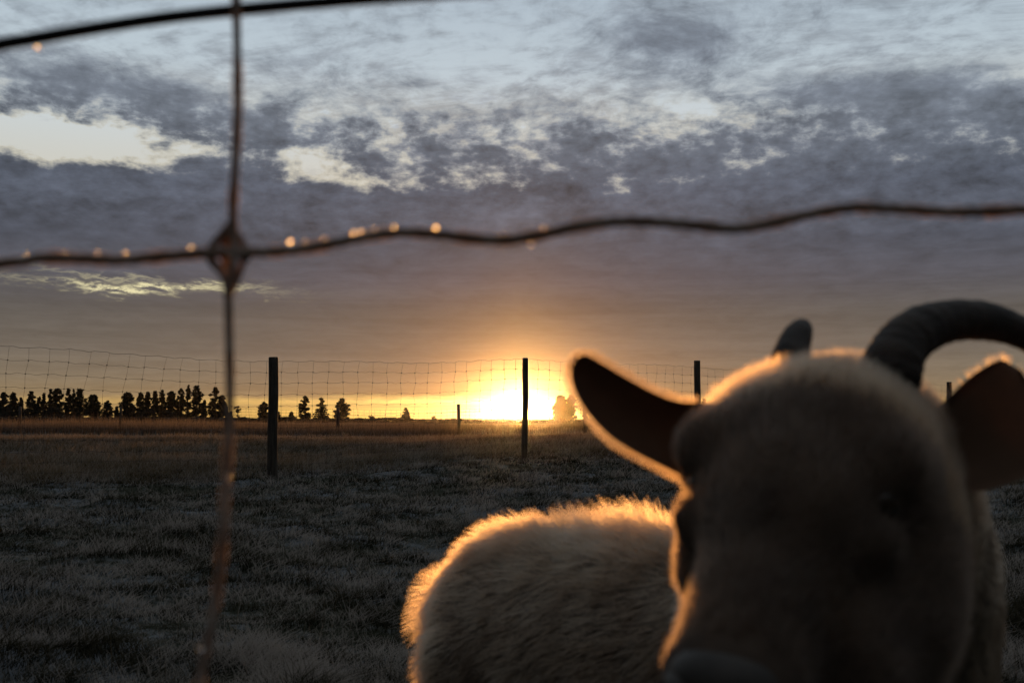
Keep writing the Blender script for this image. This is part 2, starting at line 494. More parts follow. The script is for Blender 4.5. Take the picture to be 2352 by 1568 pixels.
# short grazed grass
n = 330000
x, y = scatter(n, 1.1, 17.0, .56, 1.0, .5)
keep = (y - 13.39 - 0.807 * x) / 1.285 < .6
x, y = x[keep], y[keep]; n = len(x)
cl = fbm(x * 1.3, y * 1.9, 3); cb = fbm(x * 4.2 + 31, y * 6.0, 3)
L = (.030 + .030 * rng.random(n)) * (1 + 1.8 * np.clip(cb, -.35, .8)) * (1 + .8 * cl) + .004 * y ** .5
wd = .0006 + .00022 * y
pos, rad = blades(x, y, L, .35 + .5 * rng.random(n), wd, 4, (.25, -.1))
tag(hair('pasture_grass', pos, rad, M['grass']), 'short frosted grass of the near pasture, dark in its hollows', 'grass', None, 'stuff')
# scattered weeds / seed stalks standing above it
n = 900
x, y = scatter(n, 2.0, 14.0, .56, 1.0, .3)
pos2, rad2 = blades(x, y, .06 + .10 * rng.random(n) ** 2, .3 * rng.random(n), .0007 + .00012 * y, 4)
tag(hair('seed_stalks', pos2, rad2, M['rough_grass']), 'thin stalks poking out of the frosted short grass', 'grass', None, 'stuff')
# rough grass behind the fence line
n = 200000
x, y = scatter(n, 9.0, 34.0, .60, 1.0, 1.5)
keep = (y - 13.39 - 0.807 * x) / 1.285 > .10 + .25 * fbm(x * 2, y * 2, 2)
x, y = x[keep], y[keep]; n = len(x)
cl = fbm(x * .5, y * .5, 3)
L = (.08 + .10 * rng.random(n)) * (1 + .9 * cl)
pos, rad = blades(x, y, L, .25 + .45 * rng.random(n), .0004 + .00016 * y, 4, (.15, 0))
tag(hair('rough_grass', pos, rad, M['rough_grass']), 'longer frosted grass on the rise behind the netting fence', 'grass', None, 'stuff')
# stray tall stems on the ridge
n = 5000
x, y = scatter(n, 19, 33, .58, 1.0, 1)
k2 = fbm(x * .35, y * .35, 3) > -.1
x, y = x[k2], y[k2]; n = len(x)
pos2, rad2 = blades(x, y, .14 + .22 * rng.random(n) ** 1.5, .35 * rng.random(n), .0012 + .00004 * y, 4)
tag(hair('ridge_stems', pos2, rad2, M['dry_grass']), 'pale dry stems along the lit crest of the rise', 'grass', None, 'stuff')
# tall dry grass of the far paddock
n = 60000
x, y = scatter(n, 43, 120, .56, 1.3, 3)
k3 = (np.abs(x - y * .012) > 3.2) | (rng.random(n) < .35)
x, y = x[k3], y[k3]; n = len(x)
cl = fbm(x * .16, y * .16, 3)
L = (.26 + .42 * rng.random(n)) * (1 + .8 * cl)
pos, rad = blades(x, y, L, .30 * rng.random(n) ** 1.3, .0022 + .00005 * y, 4)
tag(hair('tall_dry_grass', pos, rad, M['dry_grass']), 'tall brown dry grass of the far paddock below the skyline', 'grass', None, 'stuff')

# ------------------------------------------------------------------ netting fence across the pasture
fence_pts = [(-168, 9.35), (628, 11.4), (1205, 13.4), (1602, 15.5), (1912, 17.6), (2181, 19.7), (2420, 21.9)]
U = 0.115
fx = [Vector((at(px, 966, Y).x, Y, 0)) for px, Y in fence_pts]
tops = {1: 820, 2: 822, 3: 828, 4: 858, 5: 877}
fence = empty('netting_fence', (fx[1].x, fx[1].y, float(base_h(fx[1].x, fx[1].y))),
              'long sagging wire netting fence on round wooden posts across the frosty pasture', 'fence')
FO = fence.location.copy()
def make_post(p, ztop, r, lean, seed, parent, org, name='fence_post', zb=None):
    rs = random.Random(seed)
    zb = float(base_h(p.x, p.y)) - .25 if zb is None else zb
    N = 26; pts = []; rad = []
    for i in range(N + 1):
        s = i / N
        z = zb + (ztop - zb) * s
        pts.append(Vector((p.x + lean * (s - .25) + .004 * math.sin(s * 9 + seed), p.y + .003 * math.sin(s * 7), z)))
        rad.append(r * (1.06 - .10 * s))
    rad[-1] *= .93
    pts.insert(-1, pts[-2].lerp(pts[-1], .82)); rad.insert(-1, rad[-2])
    ph = [rs.random() * 6 for _ in range(4)]
    def wob(i, k):
        a = 2 * math.pi * k / 18
        return 1 + .03 * math.sin(3 * a + ph[0]) + .018 * math.sin(7 * a + ph[1] + i * .1) + .012 * rs.uniform(-1, 1)
    mb = MB().add(tube(pts, rad, 18, True, wob))
    return mb.build(name, M['post'], parent, org, True)
post_r = [.055, .0515, .036, .046, .044, .046, .045]
for i in range(0, 7):
    p = fx[i]
    if i in (0, 4, 6): continue
    zt = at(fence_pts[i][0], tops[i], fence_pts[i][1]).z
    make_post(p, zt, post_r[i], .018 if i == 2 else (-.01 if i == 1 else .012), i, fence, FO)
# netting: one continuous sheet of wires
def fence_curve():
    return catmull([Vector((p.x, p.y, 0)) for p in fx], 40)
fc = fence_curve()
def top_z_at(i, t):
    return None
zt_pts = []
for i, (px, Y) in enumerate(fence_pts):
    ty = {0: 790, 1: 829, 2: 827, 3: 843, 4: 868, 5: 886, 6: 898}[i]
    zt_pts.append(at(px, ty, Y).z)
ztc = catmull([Vector((z, 0, 0)) for z in zt_pts], 40)
# a hump of slack netting left of the first post
net_top = []
acc = 0; arc = [0]
for a, b_ in zip(fc[:-1], fc[1:]): acc += (b_ - a).length; arc.append(acc)
post_arc = [arc[min(i * 40, len(arc) - 1)] for i in range(len(fx))]
def net_pt(s, row):
    """s arc length, row 0 (top) .. 8"""
    j = min(max(int(np.searchsorted(arc, s)) - 1, 0), len(fc) - 2)
    f = (s - arc[j]) / max(arc[j + 1] - arc[j], 1e-6)
    p = fc[j].lerp(fc[j + 1], f)
    zt = ztc[j].x * (1 - f) + ztc[j + 1].x * f
    # nearest post distance -> sag and billow
    dmin = min(abs(s - q) for q in post_arc)
    sl = min(dmin / 1.6, 1)
    zt -= .022 * sl + .010 * math.sin(s * 2.7)
    if s < post_arc[1]:
        zt += .035 * math.exp(-((s - post_arc[1] + 2.3) / .8) ** 2)
    lean_x = -.055 * sl * (1 if s < post_arc[1] else .45) * (row / 3 if row < 3 else 1)
    zbase = float(base_h(p.x, p.y)) + .04
    rows = [0, 1, 2, 3.05, 4.1, 5.1, 6.1, 7, 7.9, 8.7, 9.5, 10.3]
    z = zt - rows[row] * (zt - zbase) / 10.5
    d = (fc[min(j + 1, len(fc) - 1)] - fc[j]).normalized()
    side = Vector((d.y, -d.x, 0))
    return p + d * lean_x * 1.0 - side * (-.055) + Vector((0, 0, z))
# spacing of rows follows the photographed netting: about one unit of 0.115 m at the top
mb = MB()
NR = 12
for r_ in range(NR):
    pts = []
    s = .05
    while s < arc[-1] - .02:
        p = net_pt(s, r_)
        p.z += .006 * math.sin(s * 23 + r_ * 1.7) + .004 * math.sin(s * 61 + r_)
        pts.append(p); s += .055
    mb.add(tube(pts, .0013 if r_ else .0017, 4, False))
s = .1; ii = 0
while s < arc[-1]:
    pts = []
    jx = [random.uniform(-.012, .012) for _ in range(NR)]
    for r_ in range(NR):
        p = net_pt(s + jx[r_], r_)
        pts.append(p)
    cs = catmull(pts, 4)
    mb.add(tube(cs, .0011, 4, False))
    for r_ in range(1, NR):   # wrapped joints
        p = pts[r_]
        mb.add(tube([p + Vector((-.006, 0, 0)), p, p + Vector((.006, 0, 0))], [.003, .006, .003], 5, False))
    s += .178 + random.uniform(-.01, .01); ii += 1
mb.build('wire_netting', M['net'], fence, FO)

# ------------------------------------------------------------------ far fence with stakes and line wires
far = [(45, 61.5), (277, 59), (520, 56.5), (776, 54), (1053, 51), (1343, 48.5)]
fp = [Vector((at(px, 966, Y).x, Y, float(base_h(at(px, 966, Y).x, Y)))) for px, Y in far]
fence2 = empty('stake_fence', fp[3], 'distant low fence of thin wooden stakes in the tall dry grass', 'fence')
for i, p in enumerate(fp):
    tall = 1.30 if i != 4 else 1.42
    mb = MB(); mb.add(tube([Vector((p.x, p.y, p.z - .2)), Vector((p.x + .01, p.y, p.z + tall * .6)), Vector((p.x, p.y, p.z + tall))], [.085, .08, .075], 10))
    mb.build('fence_post', M['post'], fence2, fence2.location)
mb = MB()
ext0 = fp[0] + (fp[0] - fp[1]); ext1 = fp[-1] + (fp[-1] - fp[-2])
chain = [ext0] + fp + [ext1]
for hgt in (.45, .6, .75, .9, 1.05, 1.2):
    pts = []
    for a, b_ in zip(chain[:-1], chain[1:]):
        for k in range(12):
            q = a.lerp(b_, k / 12); pts.append(Vector((q.x, q.y, q.z + hgt - .05 * math.sin(math.pi * k / 12))))
    mb.add(tube(pts, .0045, 4, False))
for a, b_ in zip(chain[:-1], chain[1:]):
    for k in range(1, 22):
        q = a.lerp(b_, k / 22); sgg = .05 * math.sin(math.pi * k / 22)
        mb.add(tube([Vector((q.x, q.y, q.z + .45 - sgg)), Vector((q.x, q.y, q.z + 1.2 - sgg))], .0035, 4, False))
mb.build('line_wires', M['net'], fence2, fence2.location)

# ------------------------------------------------------------------ skyline hedge
TREE_Y = 300.0
HED_Y = 262.0
m_ = []
hb = MB()
rs = random.Random(3)
HV, HF = [], []
def leaf_cloud(n, centre_fn, size, rs_):
    """n small random triangles; centre_fn(r) -> point"""
    Vs = np.empty((n * 3, 3)); 
    for i in range(n):
        c = centre_fn()
        a = rs_.normal(size=(3, 3)) * size * (.6 + .8 * rs_.random())
        Vs[3 * i:3 * i + 3] = np.asarray(c)[None, :] + a
    Fs = np.arange(n * 3).reshape(n, 3)
    return Vs, Fs
rg = np.random.default_rng(5)
nh = 26000
px = rg.random(nh) * 2700 - 150
hx = (px - 1176) / FPX * HED_Y
topz = np.interp(px, [0, 500, 900, 1150, 1250, 2352], [1.55, 1.35, 1.1, .80, .85, 1.3])
topz = topz + 1.1 * np.clip(fbm(px / 47, px * 0 + 3.3, 4), -.15, 1) * np.interp(px, [0, 560, 600, 900, 1200, 2352], [.5, .5, 1.1, .5, .2, 1])
hz = rg.random(nh) ** .6 * (topz + .0) + .0
hy = HED_Y + rg.normal(size=nh) * 1.6
C = np.stack([hx, hy, hz], 1)
tri = C[:, None, :] + rg.normal(size=(nh, 3, 3)) * np.array([.42, .42, .16])
tri[:, :, 2] = np.minimum(tri[:, :, 2], (topz + .25)[:, None])
hedge = link('hedge', mesh_np('hedge', tri.reshape(-1, 3), np.arange(nh * 3).reshape(nh, 3), [M['bush']], False))
tag(hedge, 'low dark hedge forming the skyline under the distant trees', 'hedge')

# ------------------------------------------------------------------ skyline trees
def zx(z, x0): return (x0 + z / 1.96) * .57422
def zy(z): return (1350 + z / 1.96) * .57422
def tree_mesh(kind, w, h, seed, dens=1.0):
    """crown triangles and trunk for a tree of width w and height h, base at origin"""
    g = np.random.default_rng(seed)
    clumps = []
    if kind == 'round':        # tall pine with lumpy domed crown on bare lower trunk
        base = .10 * h; n = int(120 * dens)
        for i in range(n):
            s = g.random() ** .8
            z = base + (h - base) * s
            env = math.sqrt(max(1 - ((s - .42) / .62) ** 2, 0.02)) * w / 2 * (.8 + .3 * math.sin(s * 17 + seed) * g.random())
            a = g.random() * 6.28; r = env * (.35 + .65 * g.random())
            cr = (.045 + .095 * g.random()) * min(w, h * .6) * (1.15 - .6 * s)
            clumps.append((r * math.cos(a), r * math.sin(a), min(z, h - cr), cr))
    elif kind == 'cone':       # conifer with drooping tiers
        tiers = 11
        for t_ in range(tiers):
            s = t_ / (tiers - 1); z = h * (.08 + .88 * s)
            R_ = w / 2 * (1 - s) ** .75 * (.85 + .3 * g.random()) + .04 * w
            for k in range(max(3, int(9 * (1 - s)) + 2)):
                a = g.random() * 6.28
                for q in (.35, .7, 1.0):
                    clumps.append((R_ * q * math.cos(a), R_ * q * math.sin(a), z + .02 * h * (1 - q), .055 * w + .03 * w * (1 - q)))
    elif kind == 'column':     # dense tapering poplar-like pine
        for i in range(90):
            s = g.random(); z = h * (.06 + .9 * s)
            env = w / 2 * (.75 + .35 * math.sin(math.pi * min(s * 1.15, 1)) if s < .75 else 1.1 * (1 - s) / .25 * .9 + .05)
            a = g.random() * 6.28; r = env * g.random() ** .5 * .9
            clumps.append((r * math.cos(a), r * math.sin(a), min(z, h - .03 * w), .11 * w * (1.2 - .6 * s)))
    elif kind == 'bare':       # thin, nearly leafless
        for i in range(16):
            s = g.random(); a = g.random() * 6.28
            clumps.append((w / 2 * math.cos(a) * g.random(), w / 2 * math.sin(a) * g.random(), h * (.3 + .68 * s), .05 * w + .2))
    else:                      # shrub
        for i in range(14):
            a = g.random() * 6.28; s = g.random()
            clumps.append((w * .42 * math.cos(a) * g.random() ** .5, w * .3 * math.sin(a), h * (.2 + .65 * s) * (1 - .2 * g.random()), .17 * w))
    C = np.array([c[:3] for c in clumps]); Rr = np.array([c[3] for c in clumps])
    area = (Rr ** 2).sum()
    nl = int({'round': 170, 'cone': 60, 'column': 190, 'bare': 60, 'shrub': 200}[kind] * len(clumps))
    k = g.integers(0, len(clumps), nl)
    d = g.normal(size=(nl, 3)); d /= np.linalg.norm(d, axis=1)[:, None]
    rr = (g.random(nl) ** .6 * 1.2 * (1 + .5 * (g.random(nl) < .1)))[:, None] * Rr[k][:, None]
    P_ = C[k] + d * rr * np.array([1.15, 1.15, .8])
    sz = np.clip(.09 + .012 * w, .09, .19)
    tri = P_[:, None, :] + g.normal(size=(nl, 3, 3)) * np.array([sz, sz, sz * .7])
    tri[:, :, 2] = np.maximum(tri[:, :, 2], .05)
    if kind == 'round':   # slight taper towards the top
        tri[:, :, :2] *= (1.08 - .38 * np.clip(tri[:, :, 2:] / h, 0, 1) ** 2)
    mb = MB()
    lean = g.normal() * .02 * h
    mb.add(tube([Vector((0, 0, -.4)), Vector((lean * .3, 0, h * .35)), Vector((lean, 0, h * .9))], [.035 * h + .03, .024 * h + .02, .05], 7))
    # limbs to a share of the clumps
    for c in clumps[::3]:
        z0 = max(c[2] - .22 * math.hypot(c[0], c[1]) - .08 * h, .12 * h)
        mb.add(tube([Vector((lean * z0 / h, 0, z0)), Vector((c[0] * .6, c[1] * .6, (z0 + c[2]) / 2 + .1)), Vector(c[:3])], [.07, .05, .03], 4, False))
    return tri.reshape(-1, 3), mb
def add_tree(px, topy, wpx, kind, label, cat, group, seed, Y, name, foliage='needles', dens=1.0):
    X_ = (px - 1176) / FPX * Y
    z0 = float(base_h(X_, Y))
    h = EYE + (966 - topy) / FPX * Y - z0
    w = wpx / FPX * Y
    r = empty(name, (X_, Y, z0), label, cat, group)
    tri, mb = tree_mesh(kind, w, h, seed, dens)
    link('crown', mesh_np('crown', tri, np.arange(len(tri)).reshape(-1, 3), [M[foliage]], False), r)
    mb.build('trunk', M['trunk'], r)
    return r
G1 = 'pines of the long belt at the left end of the skyline'
G2 = 'pines of the second belt on the skyline'
G3 = 'lone trees spaced along the skyline'
ordn = ['first', 'second', 'third', 'fourth', 'fifth', 'sixth', 'seventh', 'eighth', 'ninth', 'tenth', 'eleventh', 'twelfth', 'thirteenth']
T1 = [(35, 430, 85), (108, 428, 85), (168, 470, 50), (250, 422, 95), (310, 460, 58), (348, 436, 40), (400, 405, 55), (455, 400, 105),
      (540, 398, 62), (580, 405, 40), (625, 402, 100), (735, 447, 120), (848, 495, 88)]
special = {3: 'flat topped pine, fourth from the left edge in the long skyline belt', 7: 'broadest tall pine in the middle of the long left belt',
           11: 'wide dark pine, last but one at the right end of the left belt', 12: 'small round see-through pine closing the right end of the left belt'}
for i, (a, b_, c) in enumerate(T1):
    lab = special.get(i, '%s silhouetted pine from the left edge in the long skyline belt' % ordn[i])
    add_tree(zx(a, 0), zy(b_), c * .36, 'round', lab, 'pine tree', G1, 100 + i, TREE_Y + (i * 37 % 5) * 5, 'pine_tree', dens=.8 if i in (3, 4, 12) else 1.05)
T2 = [(922, 540, 38), (1005, 430, 130), (1105, 432, 75), (1160, 424, 70), (1218, 418, 65), (1272, 412, 65), (1345, 420, 95), (1420, 400, 80),
      (1478, 370, 50), (1545, 375, 95), (1605, 490, 45), (1690, 383, 92), (1745, 453, 75)]
special = {0: 'short young pine leaning on the left end of the second belt', 1: 'broad leaning pine with a sloping top near the left end of the second belt',
           8: 'slimmest and tallest pine top of the second belt', 9: 'tall full pine beside the slimmest top of the second belt',
           10: 'short pine in the gap between two tall ones of the second belt', 11: 'tall tiered pine just left of the upright fence wire',
           12: 'domed pine right behind the upright fence wire'}
for i, (a, b_, c) in enumerate(T2):
    lab = special.get(i, '%s pine from the left in the second skyline belt' % ordn[i])
    add_tree(zx(a, 0), zy(b_), c * .36, 'round' if i not in (11,) else 'column', lab, 'pine tree', G2, 200 + i, TREE_Y + (i * 23 % 5) * 5, 'pine_tree', dens=1.05)
# thicket under the second belt
for i, (a, b_, c) in enumerate([(1170, 540, 110), (1330, 560, 110), (1060, 560, 70), (60, 520, 120), (200, 545, 90), (420, 520, 110)]):
    labs = ['bushy undergrowth tree below the middle of the second belt', 'bushy undergrowth tree below the seventh pine of the second belt',
            'bushy undergrowth tree below the left part of the second belt', 'bushy undergrowth tree at the left edge under the long belt',
            'bushy undergrowth tree below the flat topped pine', 'bushy undergrowth tree below the broadest pine of the long belt']
    add_tree(zx(a, 0), zy(b_), c * .293, 'shrub', labs[i], 'bush', 'undergrowth bushes beneath the pine belts', 300 + i, TREE_Y - 8, 'bush', 'bush')
L_ = [
    (1805, 562, 48, 0, 'shrub', 'bush', 'bush', 'round dark bush behind the upright fence wire at the end of the second belt', 'bush'),
    (1868, 540, 62, 0, 'bare', 'bare_tree', 'bare tree', 'thin bare tree just right of the upright fence wire', 'bush'),
    (1910, 615, 40, 0, 'shrub', 'bush', 'bush', 'tiny bush at the foot of the bare tree', 'bush'),
    (115, 503, 92, 1000, 'column', 'pine_tree', 'pine tree', 'stout conifer just left of the thick fence post', 'needles'),
    (232, 570, 36, 1000, 'shrub', 'bush', 'bush', 'bush half hidden by the right side of the thick fence post', 'bush'),
    (270, 608, 34, 1000, 'shrub', 'bush', 'bush', 'smallest low bush right of the thick fence post', 'bush'),
    (328, 583, 50, 1000, 'round', 'pine_tree', 'pine tree', 'small pine with a flat tufted top left of the column shaped tree', 'needles'),
    (435, 452, 92, 1000, 'column', 'pine_tree', 'pine tree', 'tall dense column shaped tree, tallest of the lone three', 'needles'),
    (560, 475, 122, 1000, 'cone', 'fir_tree', 'fir tree', 'cone shaped fir with open tiered branches, middle of the lone three', 'needles'),
    (725, 473, 120, 1000, 'column', 'pine_tree', 'pine tree', 'bushy ragged pine, rightmost of the lone three', 'needles'),
    (850, 632, 60, 1000, 'shrub', 'bush', 'bush', 'low scrub just right of the lone three trees', 'bush'),
    (958, 615, 46, 1000, 'bare', 'bare_tree', 'bare tree', 'sparse low shrub tree between the lone three and the single small pine', 'bush'),
    (1223, 552, 76, 1000, 'cone', 'pine_tree', 'pine tree', 'single small pine standing apart halfway to the sun', 'needles'),
    (1445, 620, 40, 1000, 'bare', 'bare_tree', 'bare tree', 'faint twiggy shrub left of the thin stake near the sun', 'bush'),
    (672, 455, 150, 1900, 'round', 'pine_tree', 'pine tree', 'big spreading pine just right of the sun', 'needles'),
    (752, 450, 110, 1900, 'round', 'pine_tree', 'pine tree', 'big pine between the sun and the goat ear, touching its neighbour', 'needles'),
    (865, 600, 50, 1900, 'shrub', 'bush', 'bush', 'small bush beneath the goat ear', 'bush'),
    (1795, 480, 70, 1900, 'round', 'pine_tree', 'pine tree', 'pine top showing right of the dark post beside the goat head', 'needles'),
    (1640, 492, 60, 1900, 'round', 'pine_tree', 'pine tree', 'pine top showing just above the goat ear left of the dark post', 'needles'),
]
for i, (a, b_, c, x0, kind, nm, cat, lab, fol) in enumerate(L_):
    add_tree(zx(a, x0), zy(b_), c * .293, kind, lab, cat, G3, 400 + i, TREE_Y - (12 if kind == 'shrub' else 0), nm, fol, 1.3 if x0 == 1900 else 1.0)
# utility pole
Xp = (zx(2040, 0) - 1176) / FPX * 290; zb = float(base_h(Xp, 290)); zt = EYE + (966 - zy(533)) / FPX * 290
up_ = empty('utility_pole', (Xp, 290, zb), 'thin utility pole with a crossarm left of the stout conifer', 'utility pole')
MB().add(tube([Vector((0, 0, -.3)), Vector((0, 0, zt - zb))], [.12, .10], 8)).build('pole', M['post'], up_)
MB().add(tube([Vector((-1.0, .14, zt - zb - .35)), Vector((1.0, .14, zt - zb - .35))], .06, 6)).build('crossarm', M['post'], up_)

# ------------------------------------------------------------------ near fence wires
NF = .42
def pts_at(lst, Y): return [at(a, b_, Y) for a, b_ in lst]
near = empty('wire_fence', at(530, 590, NF), 'out of focus wire fence close to the lens with one knotted joint', 'fence')
NO = near.location.copy()
top = pts_at([(-900, 250), (-400, 170), (0, 103), (180, 72), (360, 44), (540, 24), (720, 8), (900, -6), (1300, -30), (1900, -50), (2600, -60), (3200, -60)], NF)
MB().add(tube(catmull(top, 12), .0025, 12)).build('top_wire', M['cable'], near, NO)
mid = pts_at([(-900, 640), (-400, 620), (0, 605), (90, 593), (180, 594), (280, 597), (390, 588), (480, 581), (560, 580), (640, 577), (730, 566), (820, 548), (910, 535),
              (1000, 538), (1080, 548), (1160, 552), (1240, 540), (1330, 520), (1420, 509), (1520, 511), (1610, 519), (1690, 525), (1770, 513), (1860, 492), (1960, 477),
              (2060, 480), (2180, 487), (2270, 486), (2360, 481), (2600, 470), (3200, 500)], NF)
mc = catmull(mid, 8)
mc = [p + Vector((0, 0, .00025 * math.sin(i * 1.9))) for i, p in enumerate(mc)]
MB().add(tube(mc, .0021, 10)).build('line_wire', M['wire'], near, NO)
st1 = pts_at([(541, -500), (542, -100), (543, 24), (545, 130), (546, 250), (541, 370), (535, 480), (538, 560), (535, 610), (527, 670)], NF - .004)
MB().add(tube(catmull(st1, 8), .0016, 10)).build('stay_wire', M['wire'], near, NO)
st2 = pts_at([(524, 640), (526, 760), (528, 880), (526, 990), (520, 1090), (514, 1200), (506, 1300), (492, 1400), (474, 1490), (458, 1580), (440, 1750), (430, 2100)], NF + .004)
MB().add(tube(catmull(st2, 8), .0017, 10)).build('stay_wire', M['wire'], near, NO)
kn = MB()
kn.add(tube(catmull(pts_at([(527, 520), (505, 545), (484, 575), (487, 600), (510, 625), (522, 655), (524, 680)], NF), 6), .0018, 8))
kn.add(tube(catmull(pts_at([(535, 505), (522, 545), (515, 585), (524, 625), (530, 670)], NF + .003), 6), .0017, 8))
kn.add(tube(catmull(pts_at([(472, 578), (486, 590), (494, 574), (484, 566)], NF - .001), 6), .0016, 8))
kn.add(tube(catmull(pts_at([(556, 566), (572, 576), (566, 592), (552, 590)], NF - .001), 6), .0016, 8))
kn.add(tube(catmull(pts_at([(537, 530), (552, 548), (564, 578), (558, 605), (545, 640), (532, 672)], NF + .002), 6), .0014, 8))
kn.add(tube(catmull(pts_at([(480, 583), (510, 575), (540, 585), (568, 577)], NF - .003), 6), .0016, 8))
hel = []
for i in range(60):
    a = i * .62; yy = 512 + i * .6
    hel.append(at(534 + 5 * math.cos(a), yy, NF) + Vector((0, .0018 * math.sin(a), 0)))
kn.add(tube(hel, .0009, 6))
hel = []
for i in range(60):
    a = i * .62; yy = 640 + i * .6
    hel.append(at(526 + 6 * math.cos(a), yy, NF) + Vector((0, .0018 * math.sin(a), 0)))
kn.add(tube(hel, .0010, 6))
kn.build('knot', M['wire'], near, NO)
# frost needles on the two wires
def frost(curve, n, rad, length):
    P_ = np.array([tuple(p) for p in curve]); k = rng.integers(0, len(P_) - 1, n); f_ = rng.random(n)[:, None]
    p = P_[k] * (1 - f_) + P_[k + 1] * f_; t_ = P_[k + 1] - P_[k]; t_ /= np.linalg.norm(t_, axis=1)[:, None]
    d_ = rng.normal(size=(n, 3)); d_ -= t_ * (d_ * t_).sum(1)[:, None]; d_ /= np.linalg.norm(d_, axis=1)[:, None]
    d2 = d_ + rng.normal(size=(n, 3)) * .3
    s_ = np.linspace(0, 1, 2)[None, :, None]
    lump = np.clip(.6 + 1.6 * vnoise(k * .31, k * 0 + 2.2), .15, 2)
    pos = p[:, None, :] + d_[:, None, :] * rad * .9 + d2[:, None, :] * (length * lump * (.5 + rng.random(n)))[:, None, None] * s_
    return pos
fp_ = np.concatenate([frost(mc, 34000, .0021, .0006), frost(catmull(st1, 8), 9000, .0016, .0005), frost(catmull(st2, 8), 5000, .0017, .0005)]) - np.array(NO)
hair('frost', fp_, np.full(fp_.shape[:2], .00007), M['frost'], near)
# dew drops
drops = [(88, 112, .8, 'dew drop hanging under the thick black top wire at the left'),
         (510, 617, .8, 'dew drop at the lower left of the wire knot'),
         (525, 1096, .9, 'upper dew drop low on the upright wire in front of the ground'),
         (462, 1486, .9, 'lowest dew drop near the foot of the upright wire'),
         (1002, 523, .85, 'single dew drop on the crest of the line wire left of the sun'),
         (1249, 523, .85, 'dew drop on top of the line wire just right of the sun'),
         (1220, 560, .8, 'dew drop hanging under the line wire just right of the sun'),
         (1155, 537, .8, 'dew drop on the line wire straight above the sun'),
         (668, 558, .8, 'first dew drop on the line wire right of the knot'), (702, 554, .8, 'second dew drop on the line wire right of the knot'),
         (746, 547, .7, 'third dew drop on the line wire right of the knot'), (812, 533, .7, 'fourth dew drop on the line wire right of the knot'),
         (832, 530, .7, 'fifth dew drop on the line wire right of the knot'), (862, 525, .75, 'sixth dew drop on the line wire right of the knot'),
         (882, 523, .75, 'seventh dew drop on the line wire right of the knot'), (906, 520, .6, 'eighth dew drop on the line wire right of the knot'),
         (60, 583, .5, 'first dew drop from the left end of the line wire'), (150, 580, .55, 'second dew drop from the left end of the line wire'),
         (225, 581, .5, 'third dew drop from the left end of the line wire'), (290, 583, .6, 'fourth dew drop from the left end of the line wire'),
         (440, 569, .5, 'dew drop on the line wire just left of the knot')]
for a, b_, r_, lab in drops:
    r_ *= random.uniform(.65, 1.15); b_ += 4 if (500 < b_ < 600 and b_ < 556) else 0
    bm = bmesh.new(); bmesh.ops.create_uvsphere(bm, u_segments=16, v_segments=10, radius=.0010 * r_ / .8)
    for v_ in bm.verts:
        if v_.co.z > 0: v_.co.z *= 1.25
    for f_ in bm.faces: f_.smooth = True
    me = bpy.data.meshes.new('dew_drop'); bm.to_mesh(me); bm.free(); me.materials.append(M['dew'])
    o = link('dew_drop', me, loc=at(a, b_, NF)); tag(o, lab, 'dew drop', 'dew drops on the near fence wires')

# ------------------------------------------------------------------ goat
GB = Vector((.12, 1.22, float(ground_h(.12, 1.22))))
goat = empty('goat', GB, 'white shaggy goat with curved horns facing the lens, rim lit by the low sun', 'goat')
poll = Vector((.186, .655, .700)); nose = Vector((.095, .502, .586))
hf = (nose - poll).normalized()
hr = Vector((.93, -.36, 0)); hr = (hr - hf * hr.dot(hf)).normalized()
hu = hr.cross(hf); hu = hu if hu.z > 0 else -hu
bm = bmesh.new()
def ell(c, ax, rad):
    ret = bmesh.ops.create_icosphere(bm, subdivisions=3, radius=1)
    for v_ in ret['verts']:
        q = v_.co.copy(); v_.co = Vector(c) + ax[0] * q.x * rad[0] + ax[1] * q.y * rad[1] + ax[2] * q.z * rad[2]
def limb(pts, rad, n=14):
    pts = catmull(pts, 5); r2 = catmull([Vector((r_, 0, 0)) for r_ in rad], 5)
    V_, F_ = tube(pts, [q.x for q in r2], n)
    vs = [bm.verts.new(v_) for v_ in V_]
    for f_ in F_:
        try: bm.faces.new([vs[i] for i in f_])
        except ValueError: pass
    ell(pts[0], I3, [r2[0].x] * 3); ell(pts[-1], I3, [r2[-1].x] * 3)
I3 = (Vector((1, 0, 0)), Vector((0, 1, 0)), Vector((0, 0, 1)))
HA = (hr, hf, hu)
def H(r_, f_, u_): return poll + hr * r_ + hf * f_ + hu * u_
# head
ell(H(0, .046, -.002), HA, (.070, .070, .052))
ell(H(0, .085, .004), HA, (.048, .07, .044))
limb([H(0, .06, .0), H(0, .12, -.006), H(0, .17, -.010), H(0, .20, -.012)], [.047, .038, .033, .031])
ell(H(0, .205, -.012), HA, (.036, .024, .026))           # muzzle end
ell(H(0, .190, -.034), HA, (.030, .035, .016))           # chin
ell(H(0, .08, -.042), HA, (.048, .075, .034))            # jaw
for s in (-1, 1):
    ell(H(s * .047, .066, .021), HA, (.022, .024, .018))
    ell(H(s * .048, .106, .000), HA, (.013, .014, .013)) # lower lid and cheekbone # brow
    ell(H(s * .045, .10, -.030), HA, (.018, .035, .022)) # cheek
# throat
limb([H(.02, .02, -.05), H(.035, .09, -.062), H(.035, .15, -.05)], [.058, .052, .036])
# neck
limb([H(0, .02, -.02), Vector((.225, .74, .655)), Vector((.262, .86, .585)), Vector((.29, 1.0, .50))], [.062, .078, .108, .135])
